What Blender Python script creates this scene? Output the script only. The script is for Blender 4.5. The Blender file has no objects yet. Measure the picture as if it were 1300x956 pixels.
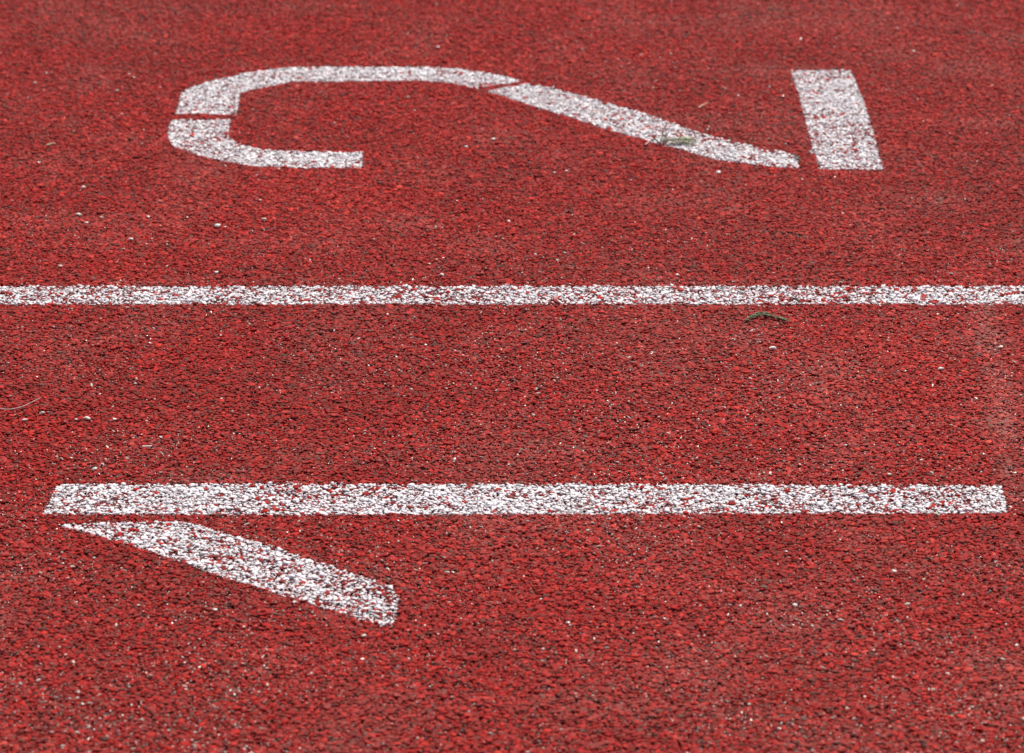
import bpy, bmesh, math, random
import numpy as np
from mathutils import Vector, Matrix

scene = bpy.context.scene
rng = np.random.default_rng(7)
random.seed(7)
R = math.radians

# ------------------------------------------------------------------ camera
# fitted from the photograph: tele lens, camera 1.055 m above the track, tilted down 18 degrees
HORIZ, CX, K, A = -1256.0, 650.0, 5447.0, 6046.0
SINP = (433.0 - HORIZ) / K
PITCH = math.asin(SINP)
FPX = K * math.cos(PITCH)
CAM_H = A * math.cos(PITCH) ** 2 / FPX
OFF = CAM_H * math.tan(PITCH)

def at(px, py):
    """ground point (x, y) in metres seen at a pixel of the 1300 px wide photograph"""
    d = A / (py - HORIZ)
    return ((px - CX) * d / K, d - OFF)

cam_data = bpy.data.cameras.new("camera")
cam = bpy.data.objects.new("camera", cam_data)
scene.collection.objects.link(cam)
scene.camera = cam
cam.location = (0, 0, CAM_H)
cam.rotation_euler = (math.pi / 2 - PITCH, 0, 0)
cam_data.sensor_fit = 'HORIZONTAL'
cam_data.sensor_width = 36
cam_data.lens = 36 * FPX / 1300
cam_data.shift_y = -45 / 1300
cam_data.clip_start = 0.05
cam_data.clip_end = 2000
cam_data.dof.use_dof = True
cam_data.dof.focus_distance = 3.25
cam_data.dof.aperture_fstop = 17

# ------------------------------------------------------------------ light
SUN_EL, SUN_AZ = 61.0, 24.0        # azimuth: degrees from +Y (away from camera) towards +X
world = bpy.data.worlds.new("World"); scene.world = world
world.use_nodes = True
wn = world.node_tree
bg = wn.nodes["Background"]
sky = wn.nodes.new("ShaderNodeTexSky")
sky.sky_type = 'NISHITA'; sky.sun_disc = False
sky.sun_elevation = R(SUN_EL); sky.sun_rotation = R(SUN_AZ)
wn.links.new(sky.outputs[0], bg.inputs[0])
bg.inputs[1].default_value = 0.085
sd = bpy.data.lights.new("sun", 'SUN'); sd.energy = 5.0; sd.angle = R(0.55); sd.color = (1, 0.94, 0.83)
sun = bpy.data.objects.new("sun", sd); scene.collection.objects.link(sun)
dirv = Vector((math.sin(R(SUN_AZ)) * math.cos(R(SUN_EL)), math.cos(R(SUN_AZ)) * math.cos(R(SUN_EL)), math.sin(R(SUN_EL))))
sun.rotation_euler = (dirv).to_track_quat('Z', 'Y').to_euler()
sun.location = dirv * 10
scene.view_settings.view_transform = 'Standard'
scene.view_settings.look = 'None'
scene.view_settings.exposure = 0.12
scene.view_settings.gamma = 1.0

# ------------------------------------------------------------------ helpers
C = scene.collection
def tag(o, label=None, cat=None, group=None, kind=None):
    if label: o["label"] = label
    if cat: o["category"] = cat
    if group: o["group"] = group
    if kind: o["kind"] = kind
    return o

def link_mesh(name, verts, faces, mat, parent=None, smooth=False):
    me = bpy.data.meshes.new(name)
    me.from_pydata([tuple(v) for v in verts], [], [tuple(f) for f in faces])
    for m in (mat if isinstance(mat, (list, tuple)) else [mat]): me.materials.append(m)
    if smooth: me.polygons.foreach_set("use_smooth", [True] * len(me.polygons))
    o = bpy.data.objects.new(name, me); C.objects.link(o)
    if parent: o.parent = parent
    return o

def empty(name, loc):
    o = bpy.data.objects.new(name, None); C.objects.link(o); o.location = loc
    o.empty_display_size = 0.02
    return o

def mat_new(name):
    m = bpy.data.materials.new(name); m.use_nodes = True
    nt = m.node_tree
    return m, nt, nt.nodes["Principled BSDF"]

def N(nt, t, **kw):
    n = nt.nodes.new(t)
    for k, v in kw.items(): setattr(n, k, v)
    return n

def ramp(nt, stops, src=None, interp='LINEAR'):
    r = N(nt, "ShaderNodeValToRGB"); cr = r.color_ramp; cr.interpolation = interp
    while len(cr.elements) < len(stops): cr.elements.new(0.5)
    for e, (p, c) in zip(cr.elements, stops): e.position = p; e.color = (*c, 1)
    if src: nt.links.new(src, r.inputs[0])
    return r

def lownoise(x, y, scale, seed):
    """smooth value noise in 0..1 on arrays"""
    g = np.random.default_rng(seed).random((256, 256))
    u = x / scale + 100.3; v = y / scale + 57.7
    i = np.floor(u).astype(int); j = np.floor(v).astype(int)
    fu = u - i; fv = v - j
    fu = fu * fu * (3 - 2 * fu); fv = fv * fv * (3 - 2 * fv)
    i0, i1, j0, j1 = i % 256, (i + 1) % 256, j % 256, (j + 1) % 256
    return (g[i0, j0] * (1 - fu) + g[i1, j0] * fu) * (1 - fv) + (g[i0, j1] * (1 - fu) + g[i1, j1] * fu) * fv

# ------------------------------------------------------------------ materials
RED_STOPS = [(0.0, (0.085, 0.034, 0.024)), (0.08, (0.140, 0.034, 0.025)), (0.26, (0.215, 0.017, 0.014)),
             (0.60, (0.325, 0.015, 0.012)), (0.85, (0.460, 0.020, 0.015)), (1.0, (0.620, 0.052, 0.030))]

def granule_material():
    m, nt, b = mat_new("red_rubber")
    a = N(nt, "ShaderNodeAttribute", attribute_type='INSTANCER', attribute_name="tone")
    r = ramp(nt, RED_STOPS, a.outputs["Fac"])
    tc = N(nt, "ShaderNodeTexCoord")
    nz = N(nt, "ShaderNodeTexNoise"); nz.inputs["Scale"].default_value = 2.6; nz.inputs["Detail"].default_value = 3
    nt.links.new(tc.outputs["Object"], nz.inputs["Vector"])
    d = N(nt, "ShaderNodeAttribute", attribute_type='INSTANCER', attribute_name="dust")
    mu = N(nt, "ShaderNodeMath", operation='MULTIPLY'); nt.links.new(nz.outputs["Fac"], mu.inputs[0]); nt.links.new(d.outputs["Fac"], mu.inputs[1])
    mx = N(nt, "ShaderNodeMix", data_type='RGBA')
    nt.links.new(mu.outputs[0], mx.inputs["Factor"]); nt.links.new(r.outputs[0], mx.inputs["A"])
    mx.inputs["B"].default_value = (0.42, 0.27, 0.23, 1)
    nt.links.new(mx.outputs["Result"], b.inputs["Base Color"])
    b.inputs["Roughness"].default_value = 0.62
    b.inputs["Specular IOR Level"].default_value = 0.09
    bp = N(nt, "ShaderNodeBump"); bp.inputs["Strength"].default_value = 0.35; bp.inputs["Distance"].default_value = 0.0004
    n2 = N(nt, "ShaderNodeTexNoise"); n2.inputs["Scale"].default_value = 6
    nt.links.new(tc.outputs["Object"], n2.inputs["Vector"]); nt.links.new(n2.outputs["Fac"], bp.inputs["Height"])
    nt.links.new(bp.outputs[0], b.inputs["Normal"])
    return m

def base_material():
    m, nt, b = mat_new("track_rubber_base")
    tc = N(nt, "ShaderNodeTexCoord")
    v = N(nt, "ShaderNodeTexVoronoi"); v.inputs["Scale"].default_value = 240
    nt.links.new(tc.outputs["Object"], v.inputs["Vector"])
    sep = N(nt, "ShaderNodeSeparateColor"); nt.links.new(v.outputs["Color"], sep.inputs[0])
    r = ramp(nt, [(p, tuple(0.9 * k for k in c)) for p, c in RED_STOPS], sep.outputs[0])
    nt.links.new(r.outputs[0], b.inputs["Base Color"])
    b.inputs["Roughness"].default_value = 0.6
    bp = N(nt, "ShaderNodeBump"); bp.inputs["Strength"].default_value = 1; bp.inputs["Distance"].default_value = 0.002
    inv = N(nt, "ShaderNodeMath", operation='SUBTRACT'); inv.inputs[0].default_value = 1; nt.links.new(v.outputs["Distance"], inv.inputs[1])
    nt.links.new(inv.outputs[0], bp.inputs["Height"]); nt.links.new(bp.outputs[0], b.inputs["Normal"])
    return m

def paint_material():
    """white line paint, worn so that rubber shows in flecks"""
    m, nt, b = mat_new("worn_white_paint")
    tc = N(nt, "ShaderNodeTexCoord")
    n1 = N(nt, "ShaderNodeTexNoise"); n1.inputs["Scale"].default_value = 560; n1.inputs["Detail"].default_value = 4; n1.inputs["Roughness"].default_value = 0.7
    nt.links.new(tc.outputs["Object"], n1.inputs["Vector"])
    at_ = N(nt, "ShaderNodeAttribute", attribute_type='GEOMETRY', attribute_name="wear")
    ad = N(nt, "ShaderNodeMath", operation='ADD'); nt.links.new(n1.outputs["Fac"], ad.inputs[0]); nt.links.new(at_.outputs["Fac"], ad.inputs[1])
    r = ramp(nt, [(0.58, (0, 0, 0)), (0.70, (.45, .45, .45)), (0.78, (1, 1, 1))], ad.outputs[0])
    tn = N(nt, "ShaderNodeAttribute", attribute_type='GEOMETRY', attribute_name="tone")
    rr = ramp(nt, RED_STOPS, tn.outputs["Fac"])
    mx = N(nt, "ShaderNodeMix", data_type='RGBA'); nt.links.new(r.outputs[0], mx.inputs["Factor"])
    mx.inputs["A"].default_value = (0.84, 0.785, 0.80, 1); nt.links.new(rr.outputs[0], mx.inputs["B"])
    nt.links.new(mx.outputs["Result"], b.inputs["Base Color"])
    b.inputs["Roughness"].default_value = 0.5
    return m

def simple(name, col, rough=0.7, var=0.25, scale=400):
    m, nt, b = mat_new(name)
    tc = N(nt, "ShaderNodeTexCoord")
    n = N(nt, "ShaderNodeTexNoise"); n.inputs["Scale"].default_value = scale; n.inputs["Detail"].default_value = 4
    nt.links.new(tc.outputs["Object"], n.inputs["Vector"])
    lo = tuple(c * (1 - var) for c in col); hi = tuple(min(1, c * (1 + var)) for c in col)
    r = ramp(nt, [(0.3, lo), (0.7, hi)], n.outputs["Fac"])
    nt.links.new(r.outputs[0], b.inputs["Base Color"]); b.inputs["Roughness"].default_value = rough
    return m

M_RED = granule_material()
M_BASE = base_material()
M_PAINT = paint_material()
M_SAND = simple("pale_sand", (0.70, 0.60, 0.50), 0.4)
M_CRUMB, _nt, _b = mat_new("sand_and_glint")
_a = N(_nt, "ShaderNodeAttribute", attribute_type='INSTANCER', attribute_name="tone")
_r = ramp(_nt, [(0, (.30, .24, .21)), (.45, (.55, .45, .36)), (.75, (.78, .70, .60)), (1, (.86, .84, .80))], _a.outputs["Fac"])  # sand colours, the palest also painting in sparkle
_nt.links.new(_r.outputs[0], _b.inputs["Base Color"]); _b.inputs["Roughness"].default_value = 0.3
M_WHITE = simple("white_chip", (0.80, 0.78, 0.72), 0.4, 0.1)
M_STRAW = simple("dry_straw", (0.60, 0.47, 0.30), 0.6)
M_FIBRE = simple("pale_fibre", (0.50, 0.36, 0.33), 0.6)
M_OLIVE = simple("olive_leaf", (0.15, 0.18, 0.075), 0.6, 0.5)
M_HUSK = simple("grey_green_husk", (0.38, 0.38, 0.26), 0.8, 0.35)
M_DARK = simple("dark_bark", (0.055, 0.05, 0.03), 0.8, 0.3)

# ------------------------------------------------------------------ ground sheet
g = link_mesh("running_track", [(-150, -150, -0.0022), (150, -150, -0.0022), (150, 150, -0.0022), (-150, 150, -0.0022)], [(0, 1, 2, 3)], M_BASE)
tag(g, "red rubber running track surface", None, None, "structure")

# ------------------------------------------------------------------ painted shapes (outlines on the ground)
S = {}
S["hook"] = [(219,153),(215,161),(213,170),(215,178),(221,186),(234,192),(259,199.5),(298.5,207.5),(328,211.5),(372,213),(459,213.5),(461,194),(421.5,193.7),(367.4,193),(330.5,190),(306,184.3),(291,176),(289.5,169),(293.8,151.8)]
S["shoulder"] = [(223.4,145.2),(231,117),(245,110.5),(274,102),(306,94.5),(338,89),(372,86.2),(421.5,85.2),(475,85),(530,85.2),(574,87.2),(606,91.5),(638,96.5),(662,102.5),(647.7,106),(628,108.5),(608,112.8),(574,106.8),(549,103.6),(517,103),(421.5,103.8),(372,104.3),(338,110.5),(306,118),(299.7,146)]
S["diagonal"] = [(617,116.5),(638,111.5),(667.4,108),(689.5,110),(721.5,117.8),(770,131),(820,145),(852,157),(904.6,174),(957,187),(1000,194.5),(1013,199),(1013.5,213.5),(998.8,213.5),(957,209.5),(904.6,201.5),(852,187.4),(812.6,176),(770.8,164.6),(721.5,148.5),(672,133.5),(638,122.8)]
S["base_bar"] = [(1004.5,89.5),(1080,89.5),(1097,131),(1111,178),(1121,215.5),(1039.3,215.5),(1036.5,197),(1027.5,194.5),(1032,188),(1022.3,151.5),(1014,120)]
S["long_bar"] = [(72,615.5),(400,615),(800,615.5),(1273,617.5),(1279,652),(900,653),(500,654),(54,653.5),(64,636)]
S["flag"] = [(72,665.7),(132,664),(215,662.5),(243,665.5),(262,671),(305,683),(330,690),(397,711),(450,730),(498,745),(506,762),(502,783),(497,797),(484,795.6),(461,787.5),(401,769),(350.6,753),(300,738),(270.8,729),(210.8,707),(141.5,685),(114,677),(84,671)]
POLY = {k: np.array([at(*p) for p in v]) for k, v in S.items()}
yl0, yl1 = at(0, 386.8)[1], at(0, 364.0)[1]
POLY["lane"] = np.array([(-1.3, yl0), (1.3, yl0), (1.3, yl1), (-1.3, yl1)])
WEAR = {"hook": .10, "shoulder": .06, "diagonal": .07, "base_bar": .10, "long_bar": .13, "flag": .22, "lane": .20}

def inside(P, poly):
    x, y = P[:, 0], P[:, 1]; c = np.zeros(len(P), bool); n = len(poly)
    for i in range(n):
        x1, y1 = poly[i]; x2, y2 = poly[(i + 1) % n]
        if y1 == y2: continue
        cond = ((y1 > y) != (y2 > y)) & (x < (x2 - x1) * (y - y1) / (y2 - y1) + x1)
        c ^= cond
    return c

# ------------------------------------------------------------------ granule field
SP = 0.00235
ys = np.arange(at(0, 1010)[1] - 0.05, at(0, -60)[1] + 0.15, SP * 0.87)
rows = []
for k, y in enumerate(ys):
    hw = 0.1194 * (y + OFF) + 0.42
    xs = np.arange(-hw, hw, SP) + (k % 2) * SP / 2
    rows.append(np.stack([xs, np.full_like(xs, y)], 1))
P = np.concatenate(rows)
P += rng.uniform(-.5, .5, P.shape) * SP * 1.15
n = len(P)
Z = rng.normal(0, 0.00045, n) + (lownoise(P[:, 0], P[:, 1], 0.008, 3) - .5) * 0.0012
size = np.clip(rng.lognormal(math.log(0.00146), 0.36, n), 0.0007, 0.0033)   # half width
asp = rng.uniform(.5, 1.0, n); flat = rng.uniform(.20, .46, n)
yaw = rng.uniform(0, 2 * math.pi, n)
tx = rng.normal(0, .15, n); ty = rng.normal(0, .15, n)

patch = (lownoise(P[:, 0], P[:, 1], .11, 5) * .5 + lownoise(P[:, 0], P[:, 1], .035, 6) * .3 + lownoise(P[:, 0], P[:, 1], .5, 8) * .4)
tone = np.clip(rng.beta(2.6, 2.5, n) + (patch - .6) * .26, 0, 1)
low = rng.random(n) < 0.07
tone[low] *= .2
dust = np.clip(rng.random(n) ** 3 * .7 + (lownoise(P[:, 0], P[:, 1], .07, 11) - .66) * .8, 0, 1) * .42
# scuffed dusty strip near the right edge
sx = P[:, 0] - np.interp(P[:, 1], [at(0, 620)[1], at(0, 380)[1]], [at(1283, 620)[0], at(1250, 380)[0]])
strip = np.exp(-(sx / .011) ** 2) * ((P[:, 1] > at(0, 640)[1]) & (P[:, 1] < at(0, 372)[1]))
dust = np.clip(dust + strip * .45 * lownoise(P[:, 0], P[:, 1], .03, 12) + np.clip(P[:, 0], -.5, .5) * .05, 0, 1)

# which granules carry paint
owner = np.zeros(n, int); keys = list(POLY)
for i, k in enumerate(keys):
    for dx, dy in ((0, 0), (.0016, 0), (-.0016, 0), (0, .0016), (0, -.0016)):
        owner[inside(P + np.array([dx, dy]), POLY[k]) & (owner == 0)] = i + 1
wn_ = lownoise(P[:, 0], P[:, 1], .007, 21) * .45 + lownoise(P[:, 0], P[:, 1], .022, 22) * .3 + lownoise(P[:, 0], P[:, 1], .07, 23) * .25
for i, k in enumerate(keys):
    sel = owner == i + 1
    skip = sel & (rng.random(n) + (wn_ - .5) * .8 + (.0018 - Z - size * .5) / .001 * .09 - .06 < WEAR[k])
    owner[skip] = -1            # bare granule inside the marking
free = owner <= 0

# geometry-node cloud of granules
def cloud(name, pts, rot, scl, attrs, material, subdiv, rough, variants=5):
    me = bpy.data.meshes.new(name)
    me.vertices.add(len(pts)); me.vertices.foreach_set("co", np.asarray(pts, np.float32).ravel())
    for nm, arr in (("rot", rot), ("scl", scl)):
        a = me.attributes.new(nm, 'FLOAT_VECTOR', 'POINT'); a.data.foreach_set("vector", np.asarray(arr, np.float32).ravel())
    for nm, arr in attrs.items():
        a = me.attributes.new(nm, 'FLOAT', 'POINT'); a.data.foreach_set("value", np.asarray(arr, np.float32))
    a = me.attributes.new("pick", 'INT', 'POINT'); a.data.foreach_set("value", rng.integers(0, variants, len(pts)).astype(np.int32))
    me.materials.append(material)
    o = bpy.data.objects.new(name, me); C.objects.link(o)
    ng = bpy.data.node_groups.new(name, 'GeometryNodeTree')
    ng.interface.new_socket("Geometry", in_out='INPUT', socket_type='NodeSocketGeometry')
    ng.interface.new_socket("Geometry", in_out='OUTPUT', socket_type='NodeSocketGeometry')
    L = ng.links.new; nn = ng.nodes.new
    gi = nn("NodeGroupInput"); go = nn("NodeGroupOutput")
    join = nn("GeometryNodeJoinGeometry")
    for k in range(variants):
        ico = nn("GeometryNodeMeshIcoSphere"); ico.inputs["Radius"].default_value = 1; ico.inputs["Subdivisions"].default_value = subdiv
        sp = nn("GeometryNodeSetPosition")
        nz = nn("ShaderNodeTexNoise"); nz.noise_dimensions = '4D'; nz.inputs["W"].default_value = 3.7 * k + 1.3; nz.inputs["Scale"].default_value = 1.1; nz.inputs["Detail"].default_value = 2
        sb = nn("ShaderNodeVectorMath"); sb.operation = 'SUBTRACT'; sb.inputs[1].default_value = (.5, .5, .5)
        sc = nn("ShaderNodeVectorMath"); sc.operation = 'SCALE'; sc.inputs["Scale"].default_value = rough
        L(nz.outputs["Color"], sb.inputs[0]); L(sb.outputs[0], sc.inputs[0])
        L(ico.outputs["Mesh"], sp.inputs["Geometry"]); L(sc.outputs[0], sp.inputs["Offset"])
        sm = nn("GeometryNodeSetMaterial"); sm.inputs["Material"].default_value = material
        L(sp.outputs[0], sm.inputs["Geometry"])
        ss = nn("GeometryNodeSetShadeSmooth"); ss.inputs["Shade Smooth"].default_value = False
        L(sm.outputs[0], ss.inputs["Geometry"])
        gti = nn("GeometryNodeGeometryToInstance"); L(ss.outputs[0], gti.inputs[0]); L(gti.outputs[0], join.inputs[0])
    iop = nn("GeometryNodeInstanceOnPoints"); iop.inputs["Pick Instance"].default_value = True
    L(gi.outputs[0], iop.inputs["Points"]); L(join.outputs[0], iop.inputs["Instance"])
    def na(nm, t):
        x = nn("GeometryNodeInputNamedAttribute"); x.data_type = t; x.inputs["Name"].default_value = nm; return x.outputs["Attribute"]
    e2r = nn("FunctionNodeEulerToRotation"); L(na("rot", 'FLOAT_VECTOR'), e2r.inputs[0]); L(e2r.outputs[0], iop.inputs["Rotation"])
    L(na("scl", 'FLOAT_VECTOR'), iop.inputs["Scale"]); L(na("pick", 'INT'), iop.inputs["Instance Index"])
    L(iop.outputs[0], go.inputs[0])
    md = o.modifiers.new("granules", 'NODES'); md.node_group = ng
    return o

pts = np.column_stack([P, Z]); rot = np.column_stack([tx, ty, yaw]); scl = np.column_stack([size, size * asp, size * flat])
o = cloud("rubber_granules", pts[free], rot[free], scl[free], {"tone": tone[free], "dust": dust[free]}, M_RED, 2, 0.95)
tag(o, "coarse red rubber granules covering the running track", None, None, "stuff")

# sand and dust crumbs, their pale colour also standing in for glints on the granules
gy = P[:, 1] + OFF
dens = lownoise(P[:, 0], P[:, 1], .045, 31) * .5 + lownoise(P[:, 0], P[:, 1], .2, 32) * .3 + lownoise(P[:, 0], P[:, 1], .015, 33) * .2
near = np.clip((4.0 - gy) / .7, 0, 1)
pick = np.where(rng.random(n) < np.clip((dens - .27) * .85, .02, 1) * (.13 + .87 * near))[0]
nc = len(pick)
cs = np.clip(rng.lognormal(math.log(.00028), .48, nc), .00016, .0012)
cx = P[pick, 0] + rng.normal(0, 1, nc) * size[pick] * .4; cy = P[pick, 1] + rng.normal(0, 1, nc) * size[pick] * .35
cz = Z[pick] + size[pick] * flat[pick] * .85 + cs * .3
o = cloud("sand_and_glint_crumbs", np.column_stack([cx, cy, cz]), np.column_stack([rng.normal(0, .35, nc), rng.normal(0, .35, nc), rng.uniform(0, 6.28, nc)]), np.column_stack([cs * rng.uniform(1.0, 2.6, nc), cs, cs * .7]), {"tone": rng.random(nc) ** 1.4}, M_CRUMB, 1, 0.5, 3)
tag(o, "tiny pale crumbs of sand and painted sparkle scattered over the red track", None, None, "stuff")

# ------------------------------------------------------------------ painted markings: real meshes of painted granules
bm = bmesh.new(); bmesh.ops.create_icosphere(bm, subdivisions=1, radius=1)
ICO_V = np.array([v.co[:] for v in bm.verts]); ICO_F = np.array([[v.index for v in f.verts] for f in bm.faces]); bm.free()
VAR = [ICO_V * rng.uniform(.72, 1.22, (12, 1)) + rng.uniform(-.16, .16, (12, 3)) for _ in range(12)]

def painted(name, key, origin, parent=None):
    idx = np.where(owner == keys.index(key) + 1)[0]
    m_ = len(idx)
    V = np.stack([VAR[i] for i in rng.integers(0, 12, m_)])                       # m,12,3
    V = V * scl[idx][:, None, :] * np.array([1.06, 1.06, 1.12])
    ca, sa = np.cos(yaw[idx]), np.sin(yaw[idx])
    x, y, z = V[..., 0].copy(), V[..., 1].copy(), V[..., 2].copy()
    z2 = z + x * tx[idx][:, None] + y * ty[idx][:, None]
    X = x * ca[:, None] - y * sa[:, None]; Y = x * sa[:, None] + y * ca[:, None]
    W = np.stack([X + P[idx, 0][:, None] - origin[0], Y + P[idx, 1][:, None] - origin[1], z2 + Z[idx][:, None] - origin[2]], -1).reshape(-1, 3)
    F = (ICO_F[None] + (np.arange(m_) * 12)[:, None, None]).reshape(-1, 3)
    me = bpy.data.meshes.new(name)
    me.vertices.add(len(W)); me.vertices.foreach_set("co", W.astype(np.float32).ravel())
    me.loops.add(F.size); me.loops.foreach_set("vertex_index", F.astype(np.int32).ravel())
    me.polygons.add(len(F)); me.polygons.foreach_set("loop_start", np.arange(0, F.size, 3, dtype=np.int32)); me.polygons.foreach_set("loop_total", np.full(len(F), 3, np.int32))
    me.update(calc_edges=True); me.validate()
    # paint sits on the upper faces and thins out below
    nrm = np.zeros(len(F) * 3, np.float32); me.polygons.foreach_get("normal", nrm); nz = nrm.reshape(-1, 3)[:, 2]
    per = np.repeat(rng.normal(0, .05, m_), 20)
    cen = W.reshape(-1, 12, 3)[:, ICO_F].mean(2).reshape(-1, 3)[:, :2] + np.array(origin[:2])
    wear = np.clip(WEAR[key] * .45 + .04 - nz * .17 + per, -.3, .3) + (.5 - wn_[np.repeat(idx, 20)]) * .22
    wear[~inside(cen + rng.normal(0, .0003, cen.shape), POLY[key])] = 1.0
    a = me.attributes.new("tone", 'FLOAT', 'FACE'); a.data.foreach_set("value", np.repeat(tone[idx], 20).astype(np.float32))
    a = me.attributes.new("wear", 'FLOAT', 'FACE'); a.data.foreach_set("value", wear.astype(np.float32))
    me.materials.append(M_PAINT)
    ob = bpy.data.objects.new(name, me); C.objects.link(ob)
    if parent: ob.parent = parent
    else: ob.location = origin
    return ob

o = painted("lane_line", "lane", (0, yl0, 0))
tag(o, "thin white painted lane line running the full width between numbers 1 and 2", "lane line")

x0, y0 = at(664, 700)
one = tag(empty("lane_number", (x0, y0, 0)), "large white stencilled number 1 lying sideways in the nearer lane", "painted number", "lane numbers painted on the track")
for nm in ("long_bar", "flag"): painted(nm, nm, (x0, y0, 0), one)
x0, y0 = at(664, 150)
two = tag(empty("lane_number", (x0, y0, 0)), "large white stencilled number 2 lying sideways in the farther lane", "painted number", "lane numbers painted on the track")
for nm in ("hook", "shoulder", "diagonal", "base_bar"): painted(nm, nm, (x0, y0, 0), two)

# ------------------------------------------------------------------ small litter
def rock(name, px, py, wpx, mat, hf=.55, zf=.45, z=.0012, rotz=None):
    x, y = at(px, py); w = wpx * (y + OFF) / K / 2
    bm = bmesh.new(); bmesh.ops.create_icosphere(bm, subdivisions=2, radius=1)
    s1 = random.uniform(0, 50)
    from mathutils import noise
    for v in bm.verts:
        q = noise.noise_vector(v.co * 1.2 + Vector((s1, 0, 0))) * .38
        v.co = Vector(((v.co.x + q.x) * w, (v.co.y + q.y) * w * hf * 1.3, (v.co.z + q.z) * w * zf))
    me = bpy.data.meshes.new(name); bm.to_mesh(me); bm.free(); me.materials.append(mat)
    ob = bpy.data.objects.new(name, me); C.objects.link(ob)
    ob.location = (x, y, z + w * zf * .7); ob.rotation_euler = (random.uniform(-.2, .2), random.uniform(-.2, .2), random.uniform(-.5, .5) if rotz is None else rotz)
    return ob

GR = "pale grains lying loose on the red track"
GRAINS = [
    (45, 107, 5, 's', "pale grain on the red rubber high at the far left, left of number 2"),
    (149, 117, 5, 's', "tan grain between the far left corner and the curved end of number 2"),
    (164, 96, 4, 's', "left one of two tiny grains up and left of number 2"),
    (170, 100, 4, 's', "right one of two tiny grains up and left of number 2"),
    (106, 240, 6, 'w', "white grain standing alone below and left of the hook of number 2"),
    (100, 275, 8, 's', "tan grain with a grey side on the left above the lane line"),
    (129, 278, 5, 's', "small grain just right of the tan and grey grain above the lane line"),
    (110, 285, 5, 'w', "pale grain just below the tan and grey grain above the lane line"),
    (335, 281, 8, 's', "round tan grain below the hook of number 2"),
    (276, 289, 9, 'w', "oblong white chip below the left end of number 2"),
    (166, 306, 7, 'w', "white chip at the left halfway down to the lane line"),
    (275, 348, 6, 'w', "bright white chip just above the lane line on the left"),
    (77, 340, 6, 's', "tan grain just above the lane line near the left edge"),
    (330, 256, 4, 's', "tiny grain below the hook of number 2, above the round tan grain"),
    (646, 283, 5, 'w', "white grain in the middle of the stretch between number 2 and lane line"),
    (561, 351, 6, 'w', "bright chip just above the lane line left of the centre"),
    (860, 351, 5, 'w', "flat pale chip just above the lane line right of the centre"),
    (626, 179, 6, 's', "cream grain inside the bowl of number 2, left of the diagonal"),
    (592, 188, 4, 'w', "tiny white grain inside the bowl of number 2, left of the cream one"),
    (518, 125, 4, 's', "tiny grain right under the top stroke of number 2"),
    (556, 62, 5, 'w', "small bright chip above the top stroke of number 2"),
    (704, 221, 4, 'w', "left one of two tiny bright grains below the diagonal of number 2"),
    (719, 219, 4, 'w', "right one of two tiny bright grains below the diagonal of number 2"),
    (912, 221, 7, 'w', "bright chip just below the right end of the diagonal of number 2"),
    (1160, 67, 5, 's', "pale grain above and right of the foot bar of number 2"),
    (31, 536, 7, 's', "yellowish grain just under the curled fibre at the left edge"),
    (54, 527, 8, 's', "rounded cream grain just right of the curled fibre"),
    (97, 535, 5, 's', "smaller left one of two cream grains right of the curled fibre"),
    (111, 534, 9, 's', "larger right one of two cream grains right of the curled fibre"),
    (146, 535, 6, 'w', "white flake between the curled fibre and the white straw piece"),
    (120, 598, 8, 'w', "white flake above the left end of number 1's long bar"),
    (981, 445, 10, 'w', "elongated white flake below the green sprig"),
    (1194, 471, 8, 'w', "white flake below the lane line towards the right edge"),
    (1270, 443, 7, 's', "cream grain below the lane line near the right edge"),
    (683, 502, 6, 's', "cream grain in the middle of the stretch between lane line and number 1"),
    (1129, 605, 7, 's', "cream grain just above the long bar of number 1 at right"),
    (1288, 603, 5, 'w', "small white grain off the right end of number 1's long bar"),
    (1135, 728, 7, 'w', "oval white grain below the right half of number 1's long bar"),
    (1009, 771, 7, 'w', "white grain low down between centre and right edge"),
    (1152, 770, 8, 's', "tan grain below the oval white grain at lower right"),
    (721, 793, 5, 'w', "white grain low in the middle"),
    (462, 810, 7, 's', "cream grain under the end of number 1's flag"),
    (374, 767, 6, 'w', "white grain just under the flag of number 1"),
    (92, 722, 6, 's', "cream grain below the pointed start of number 1's flag"),
    (273, 777, 7, 'w', "white flake left of and below the flag of number 1"),
    (176, 771, 5, 'w', "small white flake at lower left, below the flag of number 1"),
    (1188, 655, 7, 's', "cream grain touching the lower edge of number 1's long bar at right"),
]
for px, py, w, k, lab in GRAINS:
    tag(rock("sand_grain", px, py, w, M_WHITE if k == 'w' else M_SAND), lab, "sand grain", GR)

def tube(name, pts, r0, r1, mat, parent=None, seg=6, loc=(0, 0, 0), flat=1.0):
    """tapered tube along 3-D points"""
    pts = [Vector(p) for p in pts]; V = []; F = []
    for i, p in enumerate(pts):
        t = (pts[min(i + 1, len(pts) - 1)] - pts[max(i - 1, 0)]).normalized()
        s = t.cross(Vector((0, 0, 1)))
        s = s.normalized() if s.length > 1e-6 else Vector((1, 0, 0)); u = s.cross(t)
        r = r0 + (r1 - r0) * i / (len(pts) - 1)
        for k in range(seg):
            a = 2 * math.pi * k / seg
            V.append(p + s * math.cos(a) * r + u * math.sin(a) * r * flat)
    for i in range(len(pts) - 1):
        for k in range(seg):
            a, b = i * seg + k, i * seg + (k + 1) % seg
            F.append((a, b, b + seg, a + seg))
    F.append(tuple(range(seg - 1, -1, -1))); F.append(tuple(range((len(pts) - 1) * seg, len(pts) * seg)))
    o = link_mesh(name, V, F, mat, parent, True)
    o.location = loc
    return o

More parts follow.
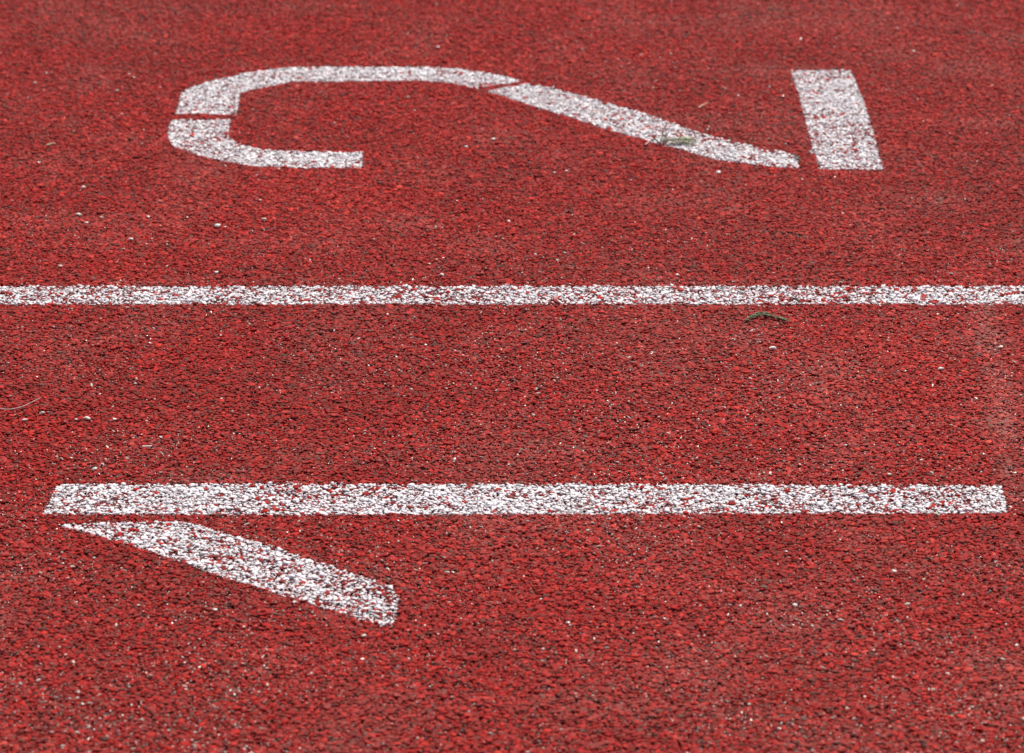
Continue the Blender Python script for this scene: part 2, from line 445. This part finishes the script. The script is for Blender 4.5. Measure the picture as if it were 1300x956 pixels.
def path(pix, zs, o=(0, 0)):
    """smoothed 3-D path through photo pixels"""
    P3 = []
    for (px, py), z in zip(pix, zs):
        x, y = at(px, py); P3.append(Vector((x - o[0], y - o[1], z)))
    for _ in range(2):
        Q = [P3[0]]
        for a, b in zip(P3, P3[1:]): Q += [a * .75 + b * .25, a * .25 + b * .75]
        Q.append(P3[-1]); P3 = Q
    return P3

def strand(name, pix, zs, r0, r1, mat, label, cat, group=None, flat=1.0):
    ox, oy = at(*pix[0])
    o = tube(name, path(pix, zs, (ox, oy)), r0, r1, mat, None, 6, (ox, oy, 0), flat)
    return tag(o, label, cat, group)

strand("curled_fibre", [(-30, 518), (-5, 523), (12, 525), (28, 522), (42, 516), (52, 511.5)], [.003, .003, .003, .0035, .004, .0045], .00055, .00025, M_FIBRE,
       "thin pale fibre curling in from the left edge of the track", "fibre")
strand("straw_bit", [(59, 187.5), (66, 186), (71, 186)], [.0025, .003, .003], .0009, .0006, M_STRAW, "short pale straw lying left of number 2", "straw")
strand("straw_bit", [(181, 571), (186, 571.5), (193, 571)], [.0025, .003, .003], .0009, .0006, M_WHITE, "short white straw piece above the left end of number 1", "straw")
strand("straw_bit", [(887, 140), (892, 136.5), (899, 135.5)], [.0025, .003, .004], .0008, .0004, M_STRAW, "small curved straw lying between the diagonal and foot bar of number 2", "straw")
strand("straw_bit", [(819, 187), (825, 182.5), (828, 180)], [.0025, .003, .004], .0008, .0005, M_FIBRE, "pinkish straw bit poking out beside the grey green grass tuft", "straw")
strand("dark_twig", [(1007, 383), (1011, 384.5), (1015, 388)], [.0028, .0035, .003], .0012, .0007, M_DARK, "short dark twig touching the lower edge of the lane line", "twig")
strand("dark_twig", [(1008, 200), (1013, 203), (1016, 208)], [.0026, .0034, .003], .0009, .0005, M_DARK, "tiny dark twig at the right tip of number 2's diagonal", "twig")

# dried grass tuft lying on the diagonal of number 2
ox, oy = at(862, 184)
tuft = tag(empty("grass_tuft", (ox, oy, 0)), "dried grey green grass tuft lying on the diagonal stroke of number 2", "grass tuft")
for i in range(34):
    a = random.gauss(0, 1); b = random.gauss(0, 1)
    sx = 838 + random.random() * 34; L_ = random.uniform(9, 20)
    base = 183.5 + (sx - 855) * .05 + a * 1.3
    m_ = M_HUSK if random.random() < .75 else M_OLIVE
    pts3 = path([(sx, base), (sx + L_ * .5, base - random.uniform(-.6, 1.4)), (min(889, sx + L_), base + random.gauss(0, 1))], [.0024 + abs(b) * .001, .0045 + random.random() * .003, .003 + random.random() * .001], (ox, oy))
    tube("grass_blade", pts3, random.uniform(.0006, .0012), .0003, m_, tuft, 5, flat=.6)
for (a, b, c) in [((838, 186), (841, 179), (842, 173)), ((842, 184), (846, 179), (849, 177.5)), ((836, 185), (832, 184), (828, 184))]:
    tube("grass_blade", path([a, b, c], [.003, .006, .008], (ox, oy)), .0009, .0004, M_DARK, tuft, 5)
h = link_mesh("seed_head", *(lambda w: (w[0], w[1]))((lambda: (
    [(.0085 * x * (1 + .2 * math.sin(9 * y + x)), .0045 * y, .0026 * z) for x, y, z in ICO_V], [tuple(f) for f in ICO_F]))()), M_HUSK, tuft)
hx, hy = at(869, 181.5); h.location = (hx - ox, hy - oy, .0045)

# green sprig lying under the lane line
ox, oy = at(975, 406)
sprig = tag(empty("green_sprig", (ox, oy, 0)), "dull olive green plant sprig lying below the lane line at right", "plant sprig")
def axis(t):   # photo-pixel axis of the sprig
    pts_ = [(945, 411), (953, 404.5), (962, 401), (975, 404), (986, 407), (997, 411.5)]
    f = t * (len(pts_) - 1); i = min(int(f), len(pts_) - 2); f -= i
    return (pts_[i][0] * (1 - f) + pts_[i + 1][0] * f, pts_[i][1] * (1 - f) + pts_[i + 1][1] * f)
tube("stem", path([axis(t / 7) for t in range(8)], [.0026 + .0004 * math.sin(t) for t in range(8)], (ox, oy)), .0006, .0005, M_DARK, sprig, 6)
for i in range(60):
    t = random.uniform(.04, .97); cx_, cy_ = axis(t)
    sgn = random.choice((-1, 1)); L_ = random.uniform(5, 12) * (1 if t > .3 else .7)
    ex, ey = cx_ + L_ , cy_ + sgn * random.uniform(.2, 2.2) + L_ * .18
    zt = random.uniform(.0022, .0040)
    tube("leaf", path([(cx_, cy_), ((cx_ + ex) / 2, (cy_ + ey) / 2 + sgn * .4), (ex, ey)], [.0026, zt + .0004, zt], (ox, oy)), .0007, .0003, M_OLIVE, sprig, 5, flat=.6)
